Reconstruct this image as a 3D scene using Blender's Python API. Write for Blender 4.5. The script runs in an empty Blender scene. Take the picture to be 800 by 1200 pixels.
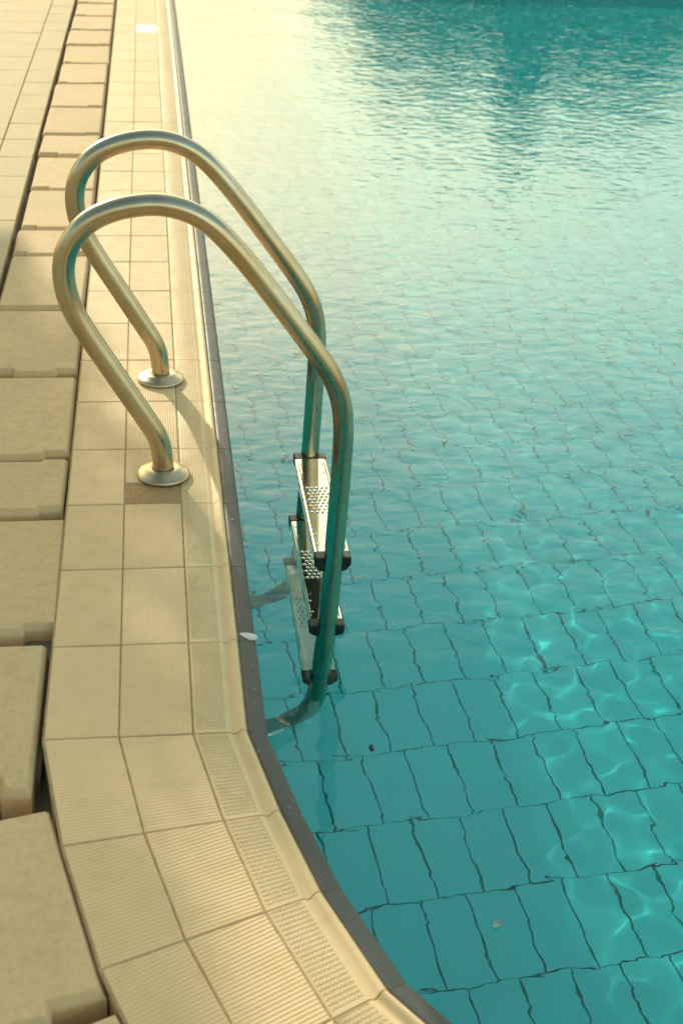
import bpy, bmesh, math, random
import numpy as np
from mathutils import Vector, Matrix

random.seed(7)
rng = np.random.default_rng(11)
S = bpy.context.scene
COL = S.collection
R = math.radians

SUN_AZ, SUN_EL = -19.0, 17.0
ZW = -0.385            # water level below the deck
ZF = -1.435            # pool floor
YFAR = 14.2
XFAR = 8.0

# ------------------------------------------------------------------ helpers
def link(o, parent=None):
    COL.objects.link(o)
    if parent is not None:
        o.parent = parent
    return o

def obj(name, me, mat=None, parent=None, smooth=False):
    if isinstance(me, bmesh.types.BMesh):
        bm = me
        me = bpy.data.meshes.new(name)
        bm.to_mesh(me)
        bm.free()
    if mat is not None:
        me.materials.append(mat)
    if smooth:
        me.polygons.foreach_set('use_smooth', [True] * len(me.polygons))
    return link(bpy.data.objects.new(name, me), parent)

def tag(o, label, cat, group=None):
    o['label'] = label
    o['category'] = cat
    o['kind'] = 'thing'
    if group:
        o['group'] = group
    return o

def struct(o):
    o['kind'] = 'structure'
    return o

def empty(name, loc=(0, 0, 0)):
    o = bpy.data.objects.new(name, None)
    o.location = loc
    return link(o)

def tube(bm, pts, rad, seg=20, cap=True, radii=None):
    pts = [Vector(p) for p in pts]
    n = len(pts)
    prev = None
    rings = []
    for i, p in enumerate(pts):
        t = (pts[min(i + 1, n - 1)] - pts[max(i - 1, 0)]).normalized()
        if prev is None:
            a = t.orthogonal().normalized()
        else:
            a = (prev - t * prev.dot(t)).normalized()
        prev = a
        b = t.cross(a)
        r = radii[i] if radii else rad
        rings.append([bm.verts.new(p + r * (math.cos(2 * math.pi * k / seg) * a + math.sin(2 * math.pi * k / seg) * b)) for k in range(seg)])
    for r0, r1 in zip(rings, rings[1:]):
        for k in range(seg):
            f = bm.faces.new((r0[k], r0[(k + 1) % seg], r1[(k + 1) % seg], r1[k]))
            f.smooth = True
    if cap:
        bm.faces.new(list(reversed(rings[0])))
        bm.faces.new(rings[-1])

def lathe(bm, prof, loc, seg=40):
    """prof: (r, z) bottom to top round a vertical axis"""
    rings = []
    for r, z in prof:
        rings.append([bm.verts.new((loc[0] + r * math.cos(2 * math.pi * k / seg), loc[1] + r * math.sin(2 * math.pi * k / seg), loc[2] + z)) for k in range(seg)])
    for r0, r1 in zip(rings, rings[1:]):
        for k in range(seg):
            f = bm.faces.new((r0[k], r0[(k + 1) % seg], r1[(k + 1) % seg], r1[k]))
            f.smooth = True
    return rings

def smooth_path(pts, it=3):
    """corner cutting keeps the ends"""
    pts = [Vector(p) for p in pts]
    for _ in range(it):
        out = [pts[0]]
        for a, b in zip(pts, pts[1:]):
            out += [a * .75 + b * .25, a * .25 + b * .75]
        out.append(pts[-1])
        pts = out
    return pts

# ------------------------------------------------------------------ materials
class NT:
    def __init__(self, name):
        self.m = bpy.data.materials.new(name)
        self.m.use_nodes = True
        self.t = self.m.node_tree
        self.bsdf = self.t.nodes['Principled BSDF']
        self.out = self.t.nodes['Material Output']
    def n(self, typ, **kw):
        nd = self.t.nodes.new('ShaderNode' + typ)
        for k, v in kw.items():
            if k.startswith('i_'):
                key = k[2:]
                nd.inputs[int(key) if key.isdigit() else key.replace('_', ' ')].default_value = v
            else:
                setattr(nd, k, v)
        return nd
    def l(self, a, b):
        self.t.links.new(a, b)
    def val(self, s, x):
        if hasattr(x, 'is_output'):
            self.l(x, s)
        else:
            s.default_value = x
    def math(self, op, a, b=0.0, c=0.0, clamp=False):
        nd = self.n('Math', operation=op, use_clamp=clamp)
        for s, x in zip(nd.inputs, (a, b, c)):
            self.val(s, x)
        return nd.outputs[0]
    def mix(self, f, a, b, mode='MIX'):
        nd = self.n('Mix', data_type='RGBA', blend_type=mode)
        self.val(nd.inputs[0], f)
        self.val(nd.inputs[6], a)
        self.val(nd.inputs[7], b)
        return nd.outputs[2]
    def noise(self, scale, detail=4, rough=.55, vec=None, dist=0.0):
        nd = self.n('TexNoise')
        nd.inputs['Scale'].default_value = scale
        nd.inputs['Detail'].default_value = detail
        nd.inputs['Roughness'].default_value = rough
        nd.inputs['Distortion'].default_value = dist
        if vec is not None:
            self.l(vec, nd.inputs['Vector'])
        return nd.outputs['Fac']
    def ramp(self, f, p0, p1, c0=0.0, c1=1.0):
        nd = self.n('MapRange', clamp=True)
        self.l(f, nd.inputs[0])
        for i, v in zip((1, 2, 3, 4), (p0, p1, c0, c1)):
            nd.inputs[i].default_value = v
        return nd.outputs[0]
    def coords(self):
        return self.n('NewGeometry').outputs['Position']
    def objc(self):
        return self.n('TexCoord').outputs['Object']
    def set(self, **kw):
        for k, v in kw.items():
            self.val(self.bsdf.inputs[k.replace('_', ' ')], v)
        return self
    def bump(self, h, strength, dist, normal=None):
        nd = self.n('Bump')
        nd.inputs['Strength'].default_value = strength
        nd.inputs['Distance'].default_value = dist
        self.l(h, nd.inputs['Height'])
        if normal is not None:
            self.l(normal, nd.inputs['Normal'])
        return nd.outputs[0]

def rgb(r, g, b):
    return (r, g, b, 1.0)

def mat_tile(name, base, kind):
    """glazed anti-slip tiles: kind 'rib' = fine ribs, 'stud' = raised studs; UV in metres per tile"""
    m = NT(name)
    pos = m.coords()
    uv = m.n('UVMap').outputs[0]
    sep = m.n('SeparateXYZ'); m.l(uv, sep.inputs[0])
    u, v = sep.outputs[0], sep.outputs[1]
    rnd = m.n('Attribute', attribute_name='tint').outputs['Fac']
    big = m.noise(2.2, 3, .6, pos)
    mid = m.noise(22, 5, .65, pos)
    fine = m.noise(160, 3, .6, pos)
    dark = rgb(base[0] * .78, base[1] * .75, base[2] * .66)
    light = rgb(min(1, base[0] * 1.1), min(1, base[1] * 1.1), min(1, base[2] * 1.12))
    c = m.mix(m.ramp(big, .35, .7), rgb(*base), light)
    c = m.mix(m.math('MULTIPLY', m.ramp(mid, .5, .75), .4), c, dark)
    c = m.mix(m.math('MULTIPLY', rnd, .3), c, dark)
    # stains and worn scuffs
    st = m.ramp(m.noise(9, 6, .7, pos, .6), .66, .78)
    c = m.mix(m.math('MULTIPLY', st, .45), c, rgb(base[0] * .55, base[1] * .45, base[2] * .32))
    if kind == 'rib':
        wu = m.math('SINE', m.math('MULTIPLY', u, 2 * math.pi / .0054))
        wv = m.math('SINE', m.math('MULTIPLY', v, 2 * math.pi / .0068))
        cur = m.n('Attribute', attribute_name='ribs').outputs['Fac']      # 0 = square grid, 1 = ribs across
        h = m.math('ADD', m.math('MULTIPLY', wu, m.math('MULTIPLY_ADD', cur, -.45, .62)), m.math('MULTIPLY', wv, m.math('MULTIPLY_ADD', cur, .45, .38)))
        dirt = m.ramp(h, -.9, .0, .14, 0)
        hh = m.bump(h, .34, .0010)
    elif kind == 'stud':
        wu = m.math('SINE', m.math('MULTIPLY', u, 2 * math.pi / .0058))
        wv = m.math('SINE', m.math('MULTIPLY', v, 2 * math.pi / .0085))
        h = m.ramp(m.math('MULTIPLY', m.math('ADD', wu, 1), m.math('ADD', wv, 1)), .5, 2.2)
        inside = m.math('MULTIPLY', m.math('MULTIPLY', m.math('GREATER_THAN', u, .0055), m.math('LESS_THAN', u, .051)),
                        m.math('GREATER_THAN', v, .008))
        h = m.math('MULTIPLY', h, inside)
        dirt = m.math('MULTIPLY', m.math('MULTIPLY', m.ramp(h, .0, .5, 1, 0), inside), .16)
        hh = m.bump(h, 1.0, .0022)
    else:
        h = m.noise(30, 3, .5, pos)
        dirt = m.math('MULTIPLY', m.ramp(m.noise(14, 5, .6, pos), .5, .8), .3)
        hh = m.bump(h, .15, .001)
    c = m.mix(dirt, c, rgb(base[0] * .55, base[1] * .5, base[2] * .38))
    hh = m.bump(fine, .15, .0008, hh)
    m.set(Base_Color=c, Roughness=m.ramp(mid, .3, .7, .58, .78), Normal=hh)
    m.bsdf.inputs['Specular IOR Level'].default_value = .3
    return m.m

def mat_stone(name, base, spots=True):
    m = NT(name)
    pos = m.coords()
    oi = m.n('ObjectInfo').outputs['Random']
    big = m.noise(5, 5, .65, pos, .3)
    mid = m.noise(38, 6, .7, pos)
    fine = m.noise(120, 4, .7, pos)
    c = m.mix(m.ramp(big, .3, .7), rgb(*base), rgb(base[0] * 1.16, base[1] * 1.14, base[2] * 1.08))
    c = m.mix(m.math('MULTIPLY', m.ramp(mid, .47, .74), .45), c, rgb(base[0] * .70, base[1] * .6, base[2] * .5))
    c = m.mix(m.math('MULTIPLY', oi, .28), c, rgb(base[0] * .75, base[1] * .74, base[2] * .72))
    pale = m.ramp(m.noise(7, 4, .6, pos, 1.2), .62, .72)
    c = m.mix(m.math('MULTIPLY', pale, .35), c, rgb(base[0] * 1.2, base[1] * 1.25, base[2] * 1.35))
    grit = m.ramp(fine, .54, .66)
    c = m.mix(m.math('MULTIPLY', grit, .32), c, rgb(base[0] * .6, base[1] * .56, base[2] * .46))
    # worn chamfers are paler and greyer
    ge = m.n('NewGeometry')
    sepn = m.n('SeparateXYZ'); m.l(ge.outputs['True Normal'], sepn.inputs[0])
    cham = m.math('MULTIPLY', m.ramp(sepn.outputs[2], .98, .9), m.ramp(sepn.outputs[2], .2, .4))
    c = m.mix(m.math('MULTIPLY', cham, .35), c, rgb(base[0] * .95, base[1] * .97, base[2] * 1.0))
    nb = m.bump(mid, .35, .003)
    nb = m.bump(fine, .35, .0012, nb)
    m.set(Base_Color=c, Roughness=.82, Normal=nb)
    m.bsdf.inputs['Specular IOR Level'].default_value = .25
    return m.m

def mat_simple(name, c, rough=.6, metallic=0, nscale=40, var=.25, bump=.2, dist=.002):
    m = NT(name)
    pos = m.objc()
    a = m.noise(nscale, 5, .65, pos)
    col = m.mix(m.math('MULTIPLY', m.ramp(a, .35, .7), var), rgb(*c), rgb(c[0] * .45, c[1] * .42, c[2] * .38))
    m.set(Base_Color=col, Roughness=rough, Metallic=metallic)
    if bump:
        m.set(Normal=m.bump(a, bump, dist))
    return m.m

def mat_steel(name, c, rough, brushed=0.0):
    m = NT(name)
    pos = m.objc()
    a = m.noise(9, 5, .65, pos, .5)
    b = m.noise(28, 2, .5, pos)
    col = m.mix(m.math('MULTIPLY', m.ramp(a, .40, .72), .75), rgb(*c), rgb(c[0] * .84, c[1] * .70, c[2] * .50))
    spots = m.ramp(m.noise(30, 3, .6, pos), .71, .78)
    col = m.mix(m.math('MULTIPLY', spots, .14), col, rgb(.20, .13, .06))
    r = m.math('ADD', m.ramp(b, .3, .75, rough * .9, rough * 1.12), m.math('MULTIPLY', spots, .2))
    m.set(Base_Color=col, Metallic=1.0, Roughness=r)
    return m.m

def mat_water():
    m = NT('pool_water')
    m.set(Base_Color=rgb(.94, 1.0, .99), Roughness=0.0, IOR=1.333)
    m.bsdf.inputs['Transmission Weight'].default_value = 1.0
    pos = m.coords()
    mp = m.n('Mapping'); m.l(pos, mp.inputs['Vector'])
    mp.inputs['Rotation'].default_value = (0, 0, R(25))
    mp.inputs['Scale'].default_value = (1.0, 1.5, 1.0)
    a = m.noise(13.5, 1.5, .45, mp.outputs[0], .5)
    sy = m.n('SeparateXYZ'); m.l(pos, sy.inputs[0])
    grow = m.ramp(m.math('ADD', sy.outputs[1], m.math('MULTIPLY', sy.outputs[0], -.3)), .2, 4.0, .30, 1.0)
    m.set(Normal=m.bump(m.math('MULTIPLY', a, grow), 1.0, .0028))
    return m.m

def mat_pooltile(name, base):
    m = NT(name)
    pos = m.coords()
    rnd = m.n('Attribute', attribute_name='tint').outputs['Fac']
    c = m.mix(m.math('MULTIPLY', rnd, .35), rgb(*base), rgb(base[0] * 1.5, base[1] * .93, base[2] * .95))
    a = m.noise(3.0, 4, .6, pos)
    c = m.mix(m.ramp(a, .35, .75), c, rgb(base[0] * 1.2, base[1] * .9, base[2] * .9))
    d = m.ramp(m.noise(26, 5, .7, pos), .64, .76)
    c = m.mix(m.math('MULTIPLY', d, .25), c, rgb(.01, .22, .19))
    m.set(Base_Color=c, Roughness=.45)
    return m.m

def mat_leaf(name, c0, c1):
    m = NT(name)
    rnd = m.n('Attribute', attribute_name='tint').outputs['Fac']
    c = m.mix(rnd, rgb(*c0), rgb(*c1))
    m.set(Base_Color=c, Roughness=.6)
    return m.m

CREAM = (.80, .535, .28)
M = {}
M['rib'] = mat_tile('ribbed_cream_tile', CREAM, 'rib')
M['stud'] = mat_tile('studded_cream_tile', (.79, .56, .30), 'stud')
M['plain'] = mat_tile('plain_cream_tile', (.66, .45, .23), 'plain')
M['stone'] = mat_stone('sandstone', (.69, .47, .25))
M['deck'] = mat_stone('deck_stone', (.66, .49, .27))
M['grout'] = mat_simple('deck_grout', (.50, .36, .18), .9, 0, 45, .8, .5, .002)
M['dirt'] = mat_simple('channel_dirt', (.27, .20, .12), .95, 0, 35, .8, .8, .006)
M['mortar'] = mat_simple('brown_mortar', (.50, .30, .13), .9, 0, 150, .6, .4, .002)
M['steel'] = mat_steel('rail_steel', (.56, .475, .345), .27)
M['tread'] = mat_steel('tread_steel', (.74, .69, .57), .09)
M['flange'] = mat_steel('flange_steel', (.58, .48, .32), .36)
M['scaled'] = mat_steel('limescaled_tread', (.80, .78, .66), .5)
M['rubber'] = mat_simple('black_rubber', (.018, .016, .013), .45, 0, 60, .3, .1, .001)
M['water'] = mat_water()
M['floor'] = mat_pooltile('turquoise_pool_tile', (.003, .60, .60))
M['floorgrout'] = mat_simple('algae_grout', (.012, .34, .29), .9, 0, 11, .85, 0)
M['wall'] = mat_pooltile('turquoise_wall_tile', (.012, .52, .60))
M['white'] = mat_simple('white_glaze', (.80, .78, .70), .3, 0, 30, .12, 0)
M['smear'] = mat_simple('pale_smear', (.72, .71, .66), .6, 0, 80, .3, .2)
M['leafdry'] = mat_simple('dry_leaf', (.55, .54, .44), .8, 0, 90, .6, .3)
M['insect'] = mat_simple('dark_husk', (.05, .03, .02), .6, 0, 90, .5, .2)
M['bark'] = mat_simple('bark', (.12, .085, .055), .9, 0, 18, .7, .8, .02)
M['leaf'] = mat_leaf('leaf_green', (.030, .060, .018), (.075, .115, .030))
M['conifer'] = mat_leaf('conifer_green', (.018, .042, .016), (.045, .075, .025))

def mat_ledge():
    m = NT('dark_ledge_tile')
    pos = m.coords()
    rnd = m.n('Attribute', attribute_name='tint').outputs['Fac']
    a = m.noise(16, 5, .65, pos)
    c = m.mix(m.ramp(a, .3, .7), rgb(.054, .058, .056), rgb(.088, .086, .074))
    c = m.mix(m.math('MULTIPLY', rnd, .35), c, rgb(.10, .10, .09))
    ch = m.ramp(m.noise(55, 3, .6, pos), .67, .73)
    c = m.mix(m.math('MULTIPLY', ch, .6), c, rgb(.45, .40, .30))
    m.bsdf.inputs['Specular IOR Level'].default_value = .28
    m.set(Base_Color=c, Roughness=m.ramp(a, .3, .7, .42, .6), Normal=m.bump(a, .15, .001))
    return m.m
M['ledge'] = mat_ledge()

# ------------------------------------------------------------------ plan of the coping
W1 = .1105
SB = 2 * W1                       # start of the lip tile
BEAD = .302                       # outer end of the lip bead (offset from the joint base)
OUT = .3335                       # outer edge of the dark ledge
joints = []                       # (base xy, angle) from far to near
ny = 57
for k in range(ny - 1, 0, -1):
    joints.append((Vector((-W1, .25 * k)), 0.0))
joints.append((Vector((-W1, 0)), 0.0))
joints.append((Vector((-.0718, -.237)), R(9)))
joints.append((Vector((-.0151, -.4642)), R(21.5)))
joints.append((Vector((.0600, -.6680)), R(28)))
base, ang = joints[-1]
while ang < R(89):
    na = min(ang + R(12.5), R(90))
    mid = (ang + na) / 2
    base = base + Vector((math.sin(mid), -math.cos(mid))) * .247
    ang = na
    joints.append((base.copy(), ang))
for k in range(28):
    base = base + Vector((.25, 0))
    joints.append((base.copy(), R(90)))

def jp(k, s):
    b, a = joints[k]
    return b + Vector((math.cos(a), math.sin(a))) * s

# ------------------------------------------------------------------ tiles
def new_tiles():
    bm = bmesh.new()
    bm.faces.layers.float.new('tint')
    bm.faces.layers.float.new('ribs')
    uvl = bm.loops.layers.uv.new('UVMap')
    return bm, uvl, bm.faces.layers.float['tint']

def add_tile(bm, uvl, tl, quad, top=0.0, inset=.0018, drop=.008, uvrot=False, tilt=.0006):
    """quad: four xy corners, counter-clockwise: near-left, near-right, far-right, far-left"""
    t = random.random()
    q = [Vector(p) for p in quad]
    c = sum(q, Vector((0, 0))) / 4
    tz = [top + random.uniform(-tilt, tilt) for _ in range(4)]
    def ins(p, d):
        v = c - p
        return p + v.normalized() * d * 1.4
    rings = []
    for d, dz in ((0, -drop), (0, -inset * .9), (inset * .4, -inset * .3), (inset, 0)):
        rings.append([bm.verts.new((*ins(p, d), z + dz)) for p, z in zip(q, tz)])
    fs = [bm.faces.new(rings[-1])]
    for a, b in zip(rings, rings[1:]):
        for i in range(4):
            fs.append(bm.faces.new((a[i], a[(i + 1) % 4], b[(i + 1) % 4], b[i])))
    x = (q[1] - q[0]).normalized()
    y = Vector((-x.y, x.x))
    for f in fs:
        f[tl] = t
        f[bm.faces.layers.float['ribs']] = 1.0 if uvrot else 0.0
        for l in f.loops:
            d = l.vert.co.xy - q[0]
            uv = (d.dot(x), d.dot(y))
            l[uvl].uv = uv
    return fs

def quad_from(k, s0, s1, g=.0013):
    a, b, c, d = jp(k + 1, s0 + g), jp(k + 1, s1 - g), jp(k, s1 - g), jp(k, s0 + g)
    v = (d - a).normalized() * g
    w = (c - b).normalized() * g
    return a + v, b + w, c - w, d - v

bm, uvl, tl = new_tiles()
PATCH = (.755, .835)              # where the tile by the near flange is broken off
for k in range(len(joints) - 1):
    curved = joints[k + 1][1] > .01
    for col in (0, 1):
        q = quad_from(k, col * W1, (col + 1) * W1)
        y0, y1 = joints[k + 1][0].y, joints[k][0].y
        if col == 1 and not curved and abs(y0 - 6.0) < .01:
            continue                            # the white marker tile sits here
        if col == 1 and not curved and abs(y0 - .75) < .01:
            q = (Vector((q[0].x, .842)), Vector((q[1].x, .842)), q[2], q[3])
        add_tile(bm, uvl, tl, q, uvrot=False if not curved else True)
struct(obj('pool_coping', bm, M['rib']))

# marker tile
bm, uvl, tl = new_tiles()
add_tile(bm, uvl, tl, [Vector((.002, 6.002)), Vector((W1 - .002, 6.002)), Vector((W1 - .002, 6.248)), Vector((.002, 6.248))], top=.001)
tag(obj('marker_tile', bm, M['white']), 'plain white glazed tile set among the cream coping tiles', 'tile')

# brown mortar left bare by the near flange
bm = bmesh.new()
n = 26
vs = {}
for i in range(n + 1):
    for j in range(9):
        x = .003 + (W1 - .006) * i / n
        y = .7535 + .0865 * j / 8
        e = min(i, n - i, 2) / 2 * min(j, 8 - j, 2) / 2
        vs[i, j] = bm.verts.new((x, y, -.0016 + e * random.uniform(0, .0011)))
for i in range(n):
    for j in range(8):
        bm.faces.new((vs[i, j], vs[i + 1, j], vs[i + 1, j + 1], vs[i, j + 1]))
struct(obj('mortar_strip', bm, M['mortar']))

# lip with studs, gutter groove and raised bead
LIP = [(.0018, -.008), (.0018, -.0016), (.0036, 0), (.030, 0), (.0530, 0), (.0560, -.0008), (.0590, -.0028), (.0625, -.0042), (.0655, -.0030),
       (.0685, .0006), (.0715, .0032), (.0745, .0040), (.0775, .0030), (.0800, .0002), (.0808, -.006)]
LEDGE = [(.0828, -.010), (.0830, -.0035), (.0845, -.0022), (.0900, -.0025), (.1010, -.0040), (.1085, -.0052), (.1112, -.0075), (.1122, -.0115), (.1122, -.060), (.1000, -.060)]

def sweep(bm, uvl, tl, prof, k, g=.0013, steps=6):
    t = random.random()
    b0, a0 = joints[k]
    b1, a1 = joints[k + 1]
    L = (jp(k, SB) - jp(k + 1, SB)).length
    rows = []
    for i in range(steps + 1):
        f = i / steps
        # facets stay straight between joints
        row = []
        for s, z in prof:
            p0, p1 = jp(k + 1, SB + s), jp(k, SB + s)
            d = (p1 - p0)
            ff = (g + (d.length - 2 * g) * f) / d.length
            row.append((bm.verts.new((*(p0 + d * ff), z)), (s, f * L)))
        rows.append(row)
    for r0, r1 in zip(rows, rows[1:]):
        for (a, ua), (b, ub), (c, uc), (d, ud) in zip(r0, r0[1:], r1[1:], r1):
            f = bm.faces.new((a, b, c, d))
            f[tl] = t
            f.smooth = True
            for l, uvv in zip(f.loops, (ua, ub, uc, ud)):
                l[uvl].uv = uvv
    for row in (rows[0], rows[-1]):             # close the ends of the tile
        vs_ = [bm.verts.new(v.co) for v, _ in row]
        lo = [bm.verts.new((v.co.x, v.co.y, -.03)) for v in vs_]
        for i in range(len(vs_) - 1):
            f = bm.faces.new((vs_[i], vs_[i + 1], lo[i + 1], lo[i]))
            f[tl] = t

bm, uvl, tl = new_tiles()
bm2, uvl2, tl2 = new_tiles()
for k in range(len(joints) - 1):
    sweep(bm, uvl, tl, LIP, k)
    sweep(bm2, uvl2, tl2, LEDGE, k)
struct(obj('pool_lip', bm, M['stud']))
struct(obj('pool_ledge', bm2, M['ledge']))

# grout bed under coping
bm = bmesh.new()
prev = None
for k in range(len(joints)):
    prof = [(-.002, -.09), (-.002, -.0018), (W1, -.0018), (SB, -.0018), (SB + .0540, -.0018), (SB + .0620, -.0070), (SB + .0690, -.0022),
            (SB + .0742, .0018), (SB + .0790, -.0015), (SB + .0815, -.0040), (SB + .090, -.0031), (SB + .1085, -.0060), (SB + .1095, -.0100), (SB + .1095, -.09)]
    row = [bm.verts.new((*jp(k, s), z)) for s, z in prof]
    if prev:
        for i in range(len(row) - 1):
            bm.faces.new((row[i], row[i + 1], prev[i + 1], prev[i]))
    prev = row
struct(obj('coping_bed', bm, M['grout']))

# ------------------------------------------------------------------ ground with the pool cut out, and pool shell
POOL = [jp(k, SB + .104) for k in range(len(joints))]          # wall line, far -> near -> right
POOL[0] = Vector((POOL[0].x, YFAR))
POOL[-1] = Vector((XFAR, POOL[-1].y))
outline = POOL + [Vector((XFAR, YFAR))]
bm = bmesh.new()
inn = [bm.verts.new((p.x if i else p.x, p.y, -.062)) for i, p in enumerate(outline)]
BIG = 90
outv = [bm.verts.new((x, y, -.062)) for x, y in ((-BIG, BIG), (-BIG, -BIG), (BIG, -BIG), (BIG, BIG))]
edges = []
for loop in (inn, outv):
    for a, b in zip(loop, loop[1:] + loop[:1]):
        edges.append(bm.edges.new((a, b)))
bmesh.ops.triangle_fill(bm, use_beauty=True, edges=edges)
for f in bm.faces:
    if f.normal.z < 0:
        f.normal_flip()
struct(obj('ground', bm, M['dirt']))

# far and right decks (never closer than the photo's far edge)
def slab_sheet(name, x0, x1, y0, y1, top, bot, mat):
    bm = bmesh.new()
    bmesh.ops.create_cube(bm, size=1)
    for v in bm.verts:
        v.co = Vector((x0 if v.co.x < 0 else x1, y0 if v.co.y < 0 else y1, bot if v.co.z < 0 else top))
    return struct(obj(name, bm, mat))
slab_sheet('far_deck', -.10, 30, YFAR + .002, 50, .0, -.06, M['deck'])
slab_sheet('right_deck', XFAR + .002, 40, -30, YFAR, .0, -.06, M['deck'])

def wall_tiles():
    bm, uvl, tl = new_tiles()
    pts = outline + outline[:1]
    zs = [-.058] + [ZW + .02 - .2475 * i for i in range(0, 5)] 
    zs = [-.058, -.20, -.36, -.58, -.80, -1.02, -1.24, ZF - .01]
    for a, b in zip(pts, pts[1:]):
        L = (b - a).length
        n = max(1, round(L / .125))
        for i in range(n):
            p, q = a.lerp(b, i / n), a.lerp(b, (i + 1) / n)
            d = (q - p).normalized() * .002
            p, q = p + d, q - d
            for z1, z0 in zip(zs, zs[1:]):
                t = random.random()
                f = bm.faces.new([bm.verts.new((p.x, p.y, z0 + .002)), bm.verts.new((q.x, q.y, z0 + .002)),
                                  bm.verts.new((q.x, q.y, z1 - .002)), bm.verts.new((p.x, p.y, z1 - .002))])
                f[tl] = t
    return bm
struct(obj('pool_wall', wall_tiles(), M['wall']))
# mortar behind the wall tiles
bm = bmesh.new()
c0 = Vector((3.5, 5))
ring0, ring1 = [], []
for p in outline:
    q = p.copy()
    q += Vector((-.003 if q.x < XFAR - .1 else .003, 0))
    if q.y > YFAR - .01: q.y += .003
    if q.y < -1: q.y -= .003
    ring0.append(bm.verts.new((q.x, q.y, -.0605)))
    ring1.append(bm.verts.new((q.x, q.y, ZF - .02)))
for i in range(len(outline)):
    j = (i + 1) % len(outline)
    bm.faces.new((ring0[i], ring0[j], ring1[j], ring1[i]))
struct(obj('wall_mortar', bm, M['floorgrout']))

# pool floor: staggered tile lattice, measured through the water
PHI, FW, FH, FOY = .0875, .1163, .2495, 1.886
OFFS = {1: .747, 2: .682, 3: .637, 4: .556, 5: .512}
def inside(p):
    c = False
    n = len(outline)
    for i in range(n):
        a, b = outline[i], outline[(i + 1) % n]
        if (a.y > p.y) != (b.y > p.y) and p.x < (b.x - a.x) * (p.y - a.y) / (b.y - a.y) + a.x:
            c = not c
    return c
bm, uvl, tl = new_tiles()
cph, sph = math.cos(PHI), math.sin(PHI)
fr = random.Random(5)
for j in range(-54, 18):                       # j grows towards the viewer
    v1 = FOY - FH * (j - 1)
    v0 = v1 - FH
    off = OFFS.get(j, .747 - .0575 * (j - 1) + fr.uniform(-.012, .012))
    near = -8 < j < 16
    for i in range(-25, 90):
        u0 = off + FW * i
        cx, cy = cph * (u0 + FW / 2) - sph * (v0 + FH / 2), sph * (u0 + FW / 2) + cph * (v0 + FH / 2)
        if not (-.2 < cx < XFAR + .2 and -2.2 < cy < YFAR + .2) or not inside(Vector((cx, cy))):
            continue
        gx = .0017
        gy = .0013
        ring = []
        nn = 7 if near else 1
        def jit(a):
            return a + (fr.random() ** 3) * (.0032 if a > .0015 else .0012) if near else a + .001
        for a in range(nn): ring.append((u0 + gx + (FW - 2 * gx) * a / nn, v0 + jit(gy)))
        for a in range(nn): ring.append((u0 + FW - jit(gx), v0 + gy + (FH - 2 * gy) * a / nn))
        for a in range(nn): ring.append((u0 + FW - gx - (FW - 2 * gx) * a / nn, v0 + FH - jit(gy)))
        for a in range(nn): ring.append((u0 + jit(gx), v0 + FH - gy - (FH - 2 * gy) * a / nn))
        f = bm.faces.new([bm.verts.new((cph * u - sph * v, sph * u + cph * v, ZF)) for u, v in ring])
        f[tl] = fr.random()
struct(obj('pool_floor', bm, M['floor']))
bm = bmesh.new()
bm.faces.new([bm.verts.new((p.x, p.y, ZF - .004)) for p in outline])
for f in bm.faces:
    f.normal_update()
    if f.normal.z < 0: f.normal_flip()
struct(obj('floor_grout', bm, M['floorgrout']))

# ------------------------------------------------------------------ water surface
def grid_axis(a, fine_end, b, d0, d1):
    out = [a]
    while out[-1] < b:
        t = max(0, min(1, (out[-1] - fine_end) / (b - fine_end)))
        out.append(out[-1] + d0 + (d1 - d0) * t)
    return np.array(out)
gx = np.concatenate([np.arange(-1.6, .16, .05), grid_axis(.16, 2.3, XFAR + .06, .0105, .06)])
gy = grid_axis(-1.45, 4.2, YFAR + .03, .0105, .034)
X, Y = np.meshgrid(gx, gy, indexing='ij')
Z = np.zeros_like(X)
wr = np.random.default_rng(4)
dxl = np.gradient(gx)[:, None] * np.ones_like(Y)
dyl = np.gradient(gy)[None, :] * np.ones_like(X)
NWV = 90
for w in range(NWV):
    lam = math.exp(wr.uniform(math.log(.06), math.log(.16))) if w < 62 else math.exp(wr.uniform(math.log(.25), math.log(.9)))
    th = wr.normal(R(15), R(55))
    k = 2 * math.pi / lam
    ph = wr.uniform(0, 2 * math.pi)
    slope = .0185 * math.sqrt(2.0 / NWV) * wr.uniform(.6, 1.4) * (1.0 if lam < .2 else .75)
    kx, ky = k * math.cos(th), k * math.sin(th)
    lim = np.minimum(1, np.maximum(0, (lam / np.maximum(dxl * abs(math.cos(th)), dyl * abs(math.sin(th))) - 2.6) / 1.5))
    # slow patches of stronger and weaker ripple
    env = .65 + .5 * np.sin(X * wr.uniform(.5, 1.6) + Y * wr.uniform(-1.2, 1.2) + wr.uniform(0, 6.28))
    # short wave trains bend a little
    warp = .25 * np.sin(X * wr.uniform(.8, 2.2) + wr.uniform(0, 6.28)) + .25 * np.sin(Y * wr.uniform(.8, 2.2) + wr.uniform(0, 6.28))
    Z += slope / k * lim * env * np.sin(kx * X + ky * Y + ph + 2 * warp)
calm = .62 + .55 * np.clip((Y - .3) / 4.0, 0, 1)
Z = Z * calm + ZW
nx, nyy = X.shape
me = bpy.data.meshes.new('pool_water')
co = np.stack([X, Y, Z], -1).reshape(-1, 3).astype(np.float32)
idx = np.arange(nx * nyy).reshape(nx, nyy)
q = np.stack([idx[:-1, :-1], idx[1:, :-1], idx[1:, 1:], idx[:-1, 1:]], -1).reshape(-1, 4)
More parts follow.
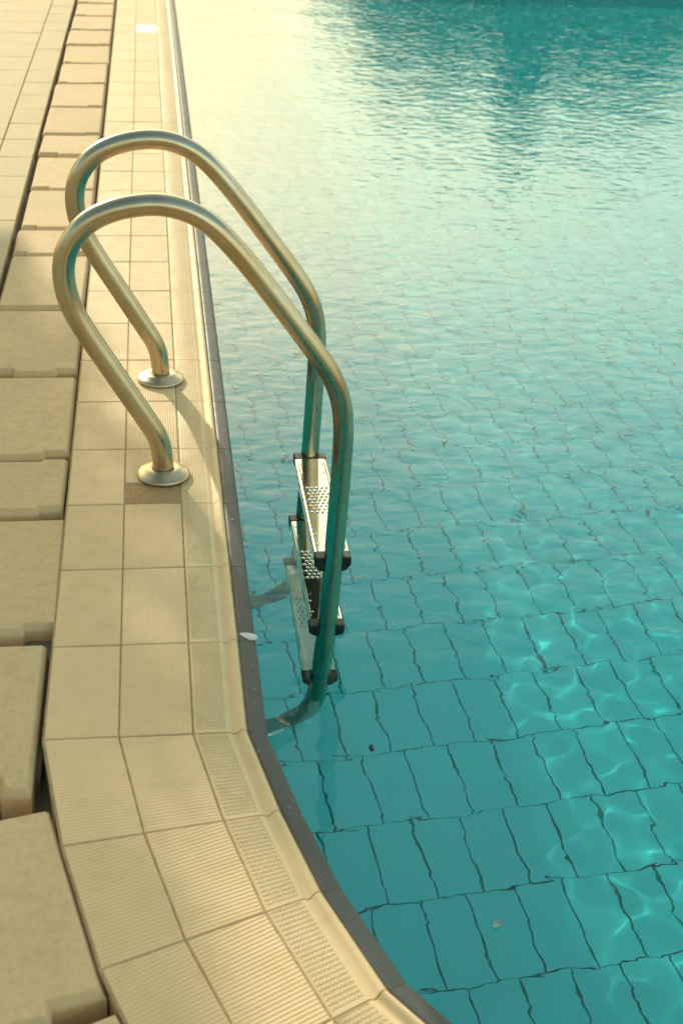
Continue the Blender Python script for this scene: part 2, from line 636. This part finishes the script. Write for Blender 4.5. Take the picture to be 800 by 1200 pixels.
# keep only the cells over the pool
cc = co[q].mean(1)
py = np.array([[p.x, p.y] for p in outline])
ins = np.zeros(len(cc), bool)
for i in range(len(py)):
    (ax, ay), (bx, by) = py[i], py[(i + 1) % len(py)]
    cond = (ay > cc[:, 1]) != (by > cc[:, 1])
    with np.errstate(divide='ignore', invalid='ignore'):
        xx = (bx - ax) * (cc[:, 1] - ay) / (by - ay) + ax
    ins ^= cond & (cc[:, 0] < xx)
# grow by a few cells so that the sheet runs into the wall
g = ins.reshape(nx - 1, nyy - 1)
for _ in range(3):
    h = g.copy()
    h[1:] |= g[:-1]; h[:-1] |= g[1:]; h[:, 1:] |= g[:, :-1]; h[:, :-1] |= g[:, 1:]
    g = h
q = q[(g | (cc[:, 0] < .3).reshape(g.shape)).reshape(-1)]
used = np.unique(q)
remap = -np.ones(len(co), int); remap[used] = np.arange(len(used))
co = co[used]; q = remap[q]
me.vertices.add(len(co)); me.vertices.foreach_set('co', co.ravel())
me.loops.add(q.size); me.loops.foreach_set('vertex_index', q.ravel().astype(np.int32))
me.polygons.add(len(q))
me.polygons.foreach_set('loop_start', np.arange(0, q.size, 4, dtype=np.int32))
me.polygons.foreach_set('use_smooth', np.ones(len(q), bool))
me.update(calc_edges=True)
me.validate()
water = struct(obj('pool_water', me, M['water']))

# ------------------------------------------------------------------ slabs along the coping
SLABS = [(-1.46, -1.00), (-1.00, -.53), (-.53, -.136), (-.136, .271), (.271, .709), (.709, .967), (.967, 1.409), (1.409, 1.856), (1.856, 2.310),
         (2.310, 2.569), (2.569, 3.009), (3.009, 3.460), (3.460, 3.781), (3.781, 4.248), (4.248, 4.717), (4.717, 5.175), (5.175, 5.626),
         (5.626, 6.058), (6.058, 6.497), (6.497, 6.952), (6.952, 7.40), (7.40, 7.86), (7.86, 8.31), (8.31, 8.76), (8.76, 9.21), (9.21, 9.66), (9.66, 10.11)] + [(10.11 + .45 * i, 10.56 + .45 * i) for i in range(9)]
slab_labels = {
    2: 'large tilted stone slab nearest the camera beside the curved tiles',
    3: 'stone slab set back from the coping, just before the curve begins',
    4: 'stone slab with a dark open gap under its front edge',
    5: 'short stone slab level with the near handrail flange',
    6: 'stone slab with a notched corner, just behind the short slab by the near flange',
    7: 'stone slab level with the far handrail flange, notched at both front corners',
    8: 'stone slab directly left of the near handrail loop',
    9: 'short stone slab behind the bend of the near handrail loop',
    10: 'stone slab half in shade beside the far handrail loop',
    11: 'stone slab crossed by a slanting shadow edge, above the far handrail loop',
    12: 'short sunlit stone slab just above the far handrail loop',
}
ordn = ['first', 'second', 'third', 'fourth', 'fifth', 'sixth', 'seventh', 'eighth', 'ninth', 'tenth', 'eleventh', 'twelfth', 'thirteenth', 'fourteenth', 'fifteenth', 'sixteenth', 'seventeenth',
        'eighteenth', 'nineteenth', 'twentieth', 'twenty first', 'twenty second', 'twenty third', 'twenty fourth']
def slab(i, y0, y1):
    """an interlocking block with chamfered top edges and notched front corners"""
    rr = random.Random(100 + i)
    xl, xr = -.338 + rr.uniform(-.004, .004), -.1195 + rr.uniform(-.004, .004)
    rot = 0.0
    if i == 3: xr = -.121
    if i == 4: xr = -.105
    if i == 5: xr = -.117
    if i in (6, 7): xr = -.116
    if i in (12, 13): xr -= .004
    gap = rr.uniform(.012, .022)
    yb, yf = y1 - .004, y0 + gap                     # back and front edges
    if i == 4: yf = y0 + .034
    nl, nr = rr.uniform(.03, .08), rr.uniform(.03, .07)
    dl, dr = rr.choice([0, .014, .018]), rr.choice([0, .012, .018])
    if i == 6: nr, dr, dl = .05, .016, 0
    if i == 7: nl, nr, dl, dr = .07, .045, .016, .016
    if i == 4: nr, dr, dl = .055, .016, .0
    if i == 3: nl, dl, dr = .165, .030, 0.0
    if i == 2: nr, dr, dl = .065, .020, 0
    pts = []                                         # counter-clockwise from front left
    pts += [(xl, yf + dl)]
    if dl: pts += [(xl + nl, yf + dl), (xl + nl + .006, yf)]
    if dr: pts += [(xr - nr - .006, yf), (xr - nr, yf + dr)]
    pts += [(xr, yf + dr)]
    tb = rr.uniform(.04, .09)
    db = rr.choice([0, .010])
    pts += [(xr, yb)]
    if db: pts += [(xr - tb, yb), (xr - tb - .006, yb - db)]
    pts += [(xl, yb - db)]
    cx, cy = (xl + xr) / 2, (yf + yb) / 2
    if i == 2:
        rot = R(14.0)
    elif i < 2:
        rot = R(24 if i == 1 else 36)
    else:
        rot = R(rr.uniform(-.6, .6))
    top = -.001 + rr.uniform(-.003, .003)
    off = Vector((0, 0))
    if i == 2: off = Vector((.074, -.036))
    if i == 1: off = Vector((.227, -.018))
    if i == 0: off = Vector((.457, .05))
    bm = bmesh.new()
    def P(p, inset, z):
        return p, inset, z
    n = len(pts)
    ch = .0095
    V2 = [Vector((p[0] - cx, p[1] - cy)) for p in pts]
    def inset(d):
        out = []
        for k in range(n):
            a, b, c = V2[k - 1], V2[k], V2[(k + 1) % n]
            e0, e1 = (b - a).normalized(), (c - b).normalized()
            n0, n1 = Vector((-e0.y, e0.x)), Vector((-e1.y, e1.x))
            bis = (n0 + n1)
            den = max(.35, 1 + n0.dot(n1))
            out.append(b + bis * (d / den))
        return out
    rings = []
    for d, z in ((0, -.060), (0, -.0125), (.0012, -.0100), (ch * .75, -.0016), (ch, 0)):
        rings.append([bm.verts.new((p.x, p.y, z)) for p in inset(d)])
    for a, b in zip(rings, rings[1:]):
        for k in range(n):
            bm.faces.new((a[k], a[(k + 1) % n], b[(k + 1) % n], b[k]))
    bm.faces.new(rings[-1])
    o = obj('stone_slab', bm, M['stone'])
    o.location = (cx + off.x, cy + off.y, top)
    o.rotation_euler = (R(rr.uniform(-.35, .35)), R(rr.uniform(-.3, .3)), rot)
    if i in slab_labels:
        lab = slab_labels[i]
    elif i < 2:
        lab = ['stone slab turning along the curved tiles, second beyond the big tilted one', 'stone slab showing one small corner below the big tilted slab'][i]
    else:
        lab = '%s stone slab beyond the far handrail loop, counting away' % ordn[i - 13]
    tag(o, lab, 'paving slab', 'stone slabs in a row beside the coping')
for i, (a, b) in enumerate(SLABS):
    slab(i, a, b)

slab_sheet('channel_bed', -.3525, -W1 - .0035, -.05, 14.2, -.034, -.0615, M['dirt'])

# tiled deck left of the slabs
bm, uvl, tl = new_tiles()
for k in range(-8, 62):
    y0 = .07 + .2585 * (k - 1)
    add_tile(bm, uvl, tl, [Vector((-.4735, y0 + .0025)), Vector((-.354, y0 + .0025)), Vector((-.354, y0 + .2575)), Vector((-.4735, y0 + .2575))], inset=.0015, tilt=.001)
for c in range(14):
    x1 = -.478 - .322 * c
    for k in range(-8, 50):
        y0 = .49 + .3205 * k + (.16 if c % 2 else 0)
        add_tile(bm, uvl, tl, [Vector((x1 - .3195, y0 + .0025)), Vector((x1, y0 + .0025)), Vector((x1, y0 + .3195)), Vector((x1 - .320, y0 + .3195))], inset=.0015, tilt=.0012)
struct(obj('deck_paving', bm, M['deck']))
slab_sheet('deck_bed', -40, -.3525, -40, 40, -.0055, -.05, M['grout'])

# ------------------------------------------------------------------ ladder
ladder = empty('pool_ladder', (.25, 1.123, 0))
tag(ladder, 'stainless steel pool ladder with two looped handrails and three treads', 'ladder')
LO = Vector((-.25, -1.123, 0))
YN, YF = .872, 1.374
TR = .0212
# rail outline in its own vertical plane (x, z)
RAIL = [(.0775, -.02), (.0775, .035), (.070, .085), (.040, .135), (-.012, .222), (-.064, .308), (-.093, .365), (-.104, .425), (-.094, .480),
        (-.055, .528), (.000, .553), (.070, .563), (.125, .553), (.172, .527), (.215, .483), (.262, .425), (.320, .348), (.378, .270), (.415, .215), (.436, .160),
        (.443, .100), (.442, .03), (.436, -.15), (.427, -.34), (.419, -.52), (.412, -.66), (.404, -.735), (.380, -.785), (.335, -.825), (.290, -.842), (.252, -.848)]
def rail_path(y):
    p = [Vector((x, y, z)) + LO for x, z in RAIL]
    return smooth_path(p, 3)
for y, lab in ((YN, 'nearer looped handrail'), (YF, 'farther looped handrail')):
    bm = bmesh.new()
    tube(bm, rail_path(y), TR, 28)
    rail = obj('handrail', bm, M['steel'], ladder)
    rail['label'] = lab
    bm = bmesh.new()
    lathe(bm, [(.0535, .0012), (.0545, .0035), (.053, .0075), (.048, .0105), (.041, .0125), (.036, .0165), (.031, .0185), (.0262, .0192), (.0225, .0185), (.0215, .012)],
          Vector((.0775, y, 0)) + LO)
    obj('flange_cover', bm, M['flange'], rail)
    bm = bmesh.new()
    tube(bm, [Vector((.262, y, -.848)) + LO, Vector((.246, y, -.848)) + LO, Vector((.2285, y, -.848)) + LO], .026, 20, True, [.024, .026, .029])
    obj('wall_foot', bm, M['rubber'], rail)
def step(z, mt):
    xc = .4385 + .043 * (z + .05)
    hw = .0375
    y0, y1 = YN + .004, YF - .006
    e = Vector((xc, 0, z)) + LO
    prof = [(-hw + .002, -.030), (-hw, -.028), (-hw, -.004), (-hw + .0012, -.0012), (-hw + .004, 0), (hw - .004, 0), (hw - .0012, -.0012), (hw, -.004), (hw, -.028), (hw - .002, -.030)]
    bm = bmesh.new()
    ys = [y0 + .016, y1 - .016]
    rows = []
    for yy in ys:
        rows.append([bm.verts.new((e.x + x, yy + LO.y, e.z + zz)) for x, zz in prof])
    for a, b in zip(prof, range(len(prof) - 1)):
        f = bm.faces.new((rows[0][b], rows[0][b + 1], rows[1][b + 1], rows[1][b]))
        f.smooth = False
    bm.faces.new((rows[0][0], rows[1][0], rows[1][-1], rows[0][-1]))
    # raised border line and studs of the tread
    yc = (y0 + y1) / 2
    def pad(cx, cy, rx, ry, h):
        r0 = [bm.verts.new((e.x + cx + rx * math.cos(t), cy + LO.y + ry * math.sin(t), e.z)) for t in [2 * math.pi * q / 10 for q in range(10)]]
        r1 = [bm.verts.new((e.x + cx + .62 * rx * math.cos(t), cy + LO.y + .62 * ry * math.sin(t), e.z + h)) for t in [2 * math.pi * q / 10 for q in range(10)]]
        for k in range(10):
            f = bm.faces.new((r0[k], r0[(k + 1) % 10], r1[(k + 1) % 10], r1[k])); f.smooth = True
        f = bm.faces.new(r1); f.smooth = True
    for r in range(9):
        for c in range(5 if r % 2 == 0 else 4):
            cx = -.0224 + .0112 * c + (0 if r % 2 == 0 else .0056)
            pad(cx, yc + .012 + (r - 4) * .0150, .0047, .0062, .0022)
    for sy in (-1, 1):
        for sx in (-1, 1):
            for d in (.150, .196):
                pad(sx * .026, yc + sy * d, .0028, .0036, .0012)
    for sx in (-1, 1):
        L0, L1 = yc - .215, yc + .205
        a = [bm.verts.new((e.x + sx * .0310 + w, yy + LO.y, e.z + hh)) for yy in (L0, L1) for w, hh in ((-.0012, .0001), (0, .0012), (.0012, .0001))]
        bm.faces.new((a[0], a[1], a[4], a[3])); bm.faces.new((a[1], a[2], a[5], a[4]))
    bmesh.ops.recalc_face_normals(bm, faces=bm.faces)
    st = obj('step', bm, mt, ladder)
    bm = bmesh.new()                             # black filler under the folded tread
    bmesh.ops.create_cube(bm, size=1)
    for v in bm.verts:
        v.co = Vector((e.x + v.co.x * 2 * (hw - .0035), (y0 + y1) / 2 + LO.y + v.co.y * (y1 - y0 - .034), e.z - .0325 + v.co.z * .0045))
    obj('underside', bm, M['rubber'], st)
    for yy, s in ((y0, 1), (y1, -1)):
        bm = bmesh.new()
        pts = []
        W, H = hw + .0015, .033
        oz = .0016
        ring = [(-W, -.018), (-W, oz - .003), (-W + .003, oz), (W - .003, oz), (W, oz - .003), (W, -.018), (W - .010, -H + .002), (W - .018, -H), (-W + .018, -H), (-W + .010, -H + .002)]
        ra = [bm.verts.new((e.x + x, yy - s * .010 + LO.y, e.z + zz)) for x, zz in ring]
        rb = [bm.verts.new((e.x + x, yy + s * .0165 + LO.y, e.z + zz)) for x, zz in ring]
        rc = [bm.verts.new((e.x + x * .93, yy - s * .0145 + LO.y, e.z + (zz - oz + H / 2) * .9 - H / 2 + oz)) for x, zz in ring]
        for u_, v_ in ((ra, rb), (rc, ra)):
            for k in range(len(ring)):
                f = bm.faces.new((u_[k], u_[(k + 1) % len(ring)], v_[(k + 1) % len(ring)], v_[k]))
        bm.faces.new(rc); bm.faces.new(rb)
        bmesh.ops.recalc_face_normals(bm, faces=bm.faces)
        obj('end_cap', bm, M['rubber'], st)
    return st
for z, lab in ((-.200, 'top step, dry and polished'), (-.371, 'middle step at the water line'), (-.610, 'lowest step, under water')):
    step(z, M['scaled'] if z < -.5 else M['tread'])['label'] = lab

# ------------------------------------------------------------------ small things
def blob(name, pts, z, th, mat):
    bm = bmesh.new()
    c = sum((Vector(p) for p in pts), Vector((0, 0))) / len(pts)
    r0 = [bm.verts.new((p[0], p[1], z)) for p in pts]
    r1 = [bm.verts.new((*(c + (Vector(p) - c) * .7), z + th)) for p in pts]
    n = len(pts)
    for k in range(n):
        f = bm.faces.new((r0[k], r0[(k + 1) % n], r1[(k + 1) % n], r1[k])); f.smooth = True
    bm.faces.new(r1)
    return obj(name, bm, mat)
sm = []
for t in range(18):
    a = 2 * math.pi * t / 18
    sm.append((.2085 + .0175 * math.cos(a), .272 + (.0105 + .004 * math.cos(a + .5)) * math.sin(a) - .006 * math.cos(a)))
tag(blob('plaster_smear', sm, -.0045, .0022, M['smear']), 'small pale smear stuck on the dark edge tile beside the lowest step', 'smear')
def leaf_scrap(x, y, z, ln, wd, rot):
    bm = bmesh.new()
    rows = []
    for i in range(9):
        f = i / 8
        hw = wd * math.sin(math.pi * (.06 + .9 * f)) ** .8 * (1 + .18 * math.sin(13 * f + 1))
        cu = .16 * ln * (f - .45) ** 2 * 4
        row = []
        for j in range(5):
            g = (j - 2) / 2
            u, v = (f - .5) * ln, g * hw + .1 * ln * math.sin(3 * f)
            row.append(bm.verts.new((x + u * math.cos(rot) - v * math.sin(rot), y + u * math.sin(rot) + v * math.cos(rot), z + .0012 + cu + .35 * hw * g * g)))
        rows.append(row)
    for r0, r1 in zip(rows, rows[1:]):
        for j in range(4):
            bm.faces.new((r0[j], r0[j + 1], r1[j + 1], r1[j])).smooth = True
    return obj('leaf_scrap', bm, M['leafdry'])
tag(leaf_scrap(.6054, -.0418, ZW, .020, .006, .6), 'curled dry leaf scrap floating in the shaded water near the bottom', 'leaf')
hk = [(.4637 + .005 * math.cos(t), .4453 + .011 * math.sin(t)) for t in [2 * math.pi * k / 14 for k in range(14)]]
tag(blob('seed_husk', hk, ZW + .0008, .004, M['insect']), 'tiny dark seed husk floating on the water right of the ladder', 'husk')

# ------------------------------------------------------------------ trees (they shade the deck and show in the water)
def leaf_mesh(name, n, mode, seed, mat, height, rad, z0, size, K=26, cl=(.22, .42)):
    r = np.random.default_rng(seed)
    P = []
    if mode == 'cone':
        h = r.random(n) ** .8
        rr_ = rad * (1 - h) ** .8 * np.sqrt(r.random(n)) * (.75 + .35 * np.sin(9 * h + r.uniform(0, 6)))
        a = r.uniform(0, 2 * np.pi, n)
        P = np.stack([rr_ * np.cos(a), rr_ * np.sin(a), z0 + h * (height - z0)], 1)
    else:
        cen = r.normal(0, 1, (K, 3)); cen /= np.linalg.norm(cen, axis=1)[:, None]
        cen *= (r.random((K, 1)) ** .4) * np.array([rad * .75, rad * .75, (height - z0) * .38])
        cen[:, 2] += (height + z0) / 2
        cr = r.uniform(*cl, K) * rad
        w = r.integers(0, K, n)
        d = r.normal(0, 1, (n, 3)); d /= np.linalg.norm(d, axis=1)[:, None]
        P = cen[w] + d * (cr[w] * r.random(n) ** .4)[:, None]
    t1 = r.normal(0, 1, (n, 3)); t1 /= np.linalg.norm(t1, axis=1)[:, None]
    t2 = np.cross(t1, r.normal(0, 1, (n, 3))); t2 /= np.linalg.norm(t2, axis=1)[:, None]
    s = size * r.uniform(.6, 1.3, n)[:, None]
    co = np.stack([P - t1 * s, P + t2 * s * .45, P + t1 * s, P - t2 * s * .45], 1).reshape(-1, 3)
    me = bpy.data.meshes.new(name)
    me.from_pydata(co.tolist(), [], np.arange(4 * n).reshape(-1, 4).tolist())
    at = me.attributes.new('tint', 'FLOAT', 'FACE')
    at.data.foreach_set('value', r.random(n).astype(np.float32))
    me.materials.append(mat)
    return me

def tree(name, loc, mode, height, rad, z0, n, size, seed, label, mat, group=None, lean=(0, 0), K=26, cl=(.22, .42)):
    t = empty(name, loc)
    tag(t, label, 'tree', group)
    link(bpy.data.objects.new('crown', leaf_mesh('crown', n, mode, seed, mat, height, rad, z0, size, K, cl)), t)
    rr = random.Random(seed)
    bm = bmesh.new()
    top = height * (.95 if mode == 'cone' else .8)
    pts = [(lean[0] * f + .05 * math.sin(4 * f + seed), lean[1] * f + .05 * math.cos(3 * f + seed) - .05, top * f) for f in [k / 8 for k in range(9)]]
    tube(bm, pts, 0, 10, True, [max(.01, .045 * height * (.55 - .5 * k / 8)) * (1.3 if k == 0 else 1) for k in range(9)])
    if mode != 'cone':
        for b in range(7):
            f = rr.uniform(.35, .85)
            s = Vector(pts[int(f * 8)])
            a = rr.uniform(0, 6.28)
            e = s + Vector((math.cos(a) * rad * .7, math.sin(a) * rad * .7, rr.uniform(.2, .5) * (height - z0)))
            m_ = (s + e) / 2 + Vector((0, 0, .12))
            tube(bm, [s, m_, e], 0, 7, True, [.02 * height * .5, .012 * height * .5, .004 * height])
    obj('trunk', bm, M['bark'], t)
    return t

# mirrored in the far water: seen from the mirrored camera a height H above water at distance d shows at tan(e) = (H + 1.69) / d
def at(az, d):
    return (.067 + d * math.sin(R(az)), -1.756 + d * math.cos(R(az)))
GT = 'trees beyond the far end of the pool'
far = [(8.6, 27, 'round', 2.3, 1.4), (11.7, 27, 'round', 3.4, 2.2), (14.4, 25, 'cone', 3.7, 3.3), (17.3, 27, 'round', 3.6, 2.0), (20.4, 26, 'round', 2.7, 1.7), (24.2, 27, 'round', 2.4, 1.6)]
words_ = ['low round tree standing leftmost beyond the far end of the pool', 'round tree just left of the pointed conifer beyond the pool',
          'pointed conifer rising above the round trees beyond the pool', 'tallest round tree, just right of the pointed conifer beyond the pool',
          'second round tree right of the pointed conifer beyond the pool', 'widest low tree standing rightmost beyond the pool']
for k, (az, d, mode, h, r_) in enumerate(far):
    x, y = at(az, d)
    tree('conifer_tree' if mode == 'cone' else 'round_tree', (x, y, -.06), mode, h, r_, .15 if mode == 'cone' else .3, 14000, .19, 40 + k, words_[k],
         M['conifer'] if mode == 'cone' else M['leaf'], GT)
# left of the pool, between the sun and the deck
GS = 'trees left of the pool'
tree('shade_tree', (-3.78, 8.3, -.06), 'round', 3.9, 1.45, .1, 26000, .085, 71, 'leafy tree left of the pool that shades the near coping', M['leaf'], GS, K=80, cl=(.2, .36))
tree('shade_tree', (-5.3, 7.0, -.06), 'round', 3.6, 1.5, .6, 6000, .12, 72, 'second leafy tree farther left beside the paved deck', M['leaf'], GS)

# ------------------------------------------------------------------ light
w = bpy.data.worlds.new('World')
S.world = w
w.use_nodes = True
nt = w.node_tree
bg = nt.nodes['Background']
sky = nt.nodes.new('ShaderNodeTexSky')
sky.sky_type = 'NISHITA'
sky.sun_disc = False
sky.sun_elevation = R(SUN_EL)
sky.sun_rotation = R(SUN_AZ % 360)
sky.dust_density = 1.2
sky.air_density = 1.2
mul = nt.nodes.new('ShaderNodeMix')
mul.data_type = 'RGBA'
mul.blend_type = 'MULTIPLY'
mul.inputs[0].default_value = 1.0
tc = nt.nodes.new('ShaderNodeTexCoord')
sx = nt.nodes.new('ShaderNodeSeparateXYZ')
nt.links.new(tc.outputs['Generated'], sx.inputs[0])
tint = nt.nodes.new('ShaderNodeValToRGB')
nt.links.new(sx.outputs[2], tint.inputs[0])
el = tint.color_ramp.elements
for k, (deg, g, c) in enumerate([(6, .35, (1.12, .98, .72)), (12, .64, (1.08, .99, .69)), (18, 1.25, (1.15, .93, .58)), (25, 1.2, (1.10, .93, .60)), (34, .78, (.60, .84, .70)), (46, 1.0, (.86, .87, .66))]):
    e = el[k] if k < 2 else el.new(.9)
    e.position = math.sin(R(deg))
    e.color = (c[0] * g * .4, c[1] * g * .4, c[2] * g * .4, 1)      # golden haze low down, clearer overhead
up = nt.nodes.new('ShaderNodeVectorMath')
up.operation = 'SCALE'
up.inputs['Scale'].default_value = 1 / .4
nt.links.new(tint.outputs[0], up.inputs[0])
side_gain = nt.nodes.new('ShaderNodeMapRange')        # sky gain rising to the right, added to brighten the water's reflection there
side_gain.interpolation_type = 'SMOOTHSTEP'
for k, v_ in zip((1, 2, 3, 4), (-.30, .38, 1 / .4 * .85, 1 / .4 * 1.4)):
    side_gain.inputs[k].default_value = v_
nt.links.new(sx.outputs[0], side_gain.inputs[0])
nt.links.new(side_gain.outputs[0], up.inputs['Scale'])
nt.links.new(up.outputs[0], mul.inputs[7])
nt.links.new(sky.outputs[0], mul.inputs[6])
nt.links.new(mul.outputs[2], bg.inputs[0])
bg.inputs[1].default_value = .15

sd = bpy.data.lights.new('sun', 'SUN')
sd.energy = 2.15
sd.angle = R(.53)
sd.color = (1.0, .93, .72)
sun = bpy.data.objects.new('sun', sd)
COL.objects.link(sun)
v = Vector((math.sin(R(SUN_AZ)) * math.cos(R(SUN_EL)), math.cos(R(SUN_AZ)) * math.cos(R(SUN_EL)), math.sin(R(SUN_EL))))
sun.rotation_euler = v.to_track_quat('Z', 'Y').to_euler()
sun.location = v * 20
sd.cycles.is_caustics_light = True
water.cycles.is_caustics_caster = True
for o in S.objects:
    if o.type == 'MESH' and o is not water and o.name.split('.')[0] in ('pool_floor', 'floor_grout', 'pool_wall', 'wall_mortar', 'handrail', 'step', 'end_cap', 'underside', 'wall_foot'):
        o.cycles.is_caustics_receiver = True

# ------------------------------------------------------------------ camera (fitted to the tile grid)
cd = bpy.data.cameras.new('camera')
cam = bpy.data.objects.new('camera', cd)
COL.objects.link(cam)
p_, yw, rl = .4861350, .1429998, .0456078
cp, sp = math.cos(p_), math.sin(p_)
f = Vector((math.sin(yw) * cp, math.cos(yw) * cp, -sp))
r0 = Vector((math.cos(yw), -math.sin(yw), 0))
u0 = r0.cross(f)
r_ = math.cos(rl) * r0 + math.sin(rl) * u0
u_ = -math.sin(rl) * r0 + math.cos(rl) * u0
cam.matrix_world = Matrix(((r_.x, u_.x, -f.x, .0673919), (r_.y, u_.y, -f.y, -1.7556219), (r_.z, u_.z, -f.z, 1.3095928), (0, 0, 0, 1)))
cd.sensor_fit = 'VERTICAL'
cd.sensor_height = 36
cd.sensor_width = 24
cd.lens = 1676.995 / 1200 * 36
cd.clip_start = .05
cd.clip_end = 400
cd.dof.use_dof = True
cd.dof.focus_distance = 2.9
cd.dof.aperture_fstop = 7.0
S.camera = cam

S.view_settings.view_transform = 'Standard'
S.view_settings.look = 'None'
S.view_settings.exposure = 1.2
S.view_settings.gamma = 1.0
S.render.engine = 'CYCLES'
S.cycles.caustics_reflective = True
S.cycles.caustics_refractive = True
S.cycles.max_bounces = 10
S.cycles.diffuse_bounces = 4
S.cycles.glossy_bounces = 5
S.cycles.transmission_bounces = 6
S.cycles.sample_clamp_indirect = 6.0
S.cycles.blur_glossy = .4
S.cycles.use_denoising = True
S.cycles.use_adaptive_sampling = False
S.render.resolution_x = 682
S.render.resolution_y = 1024
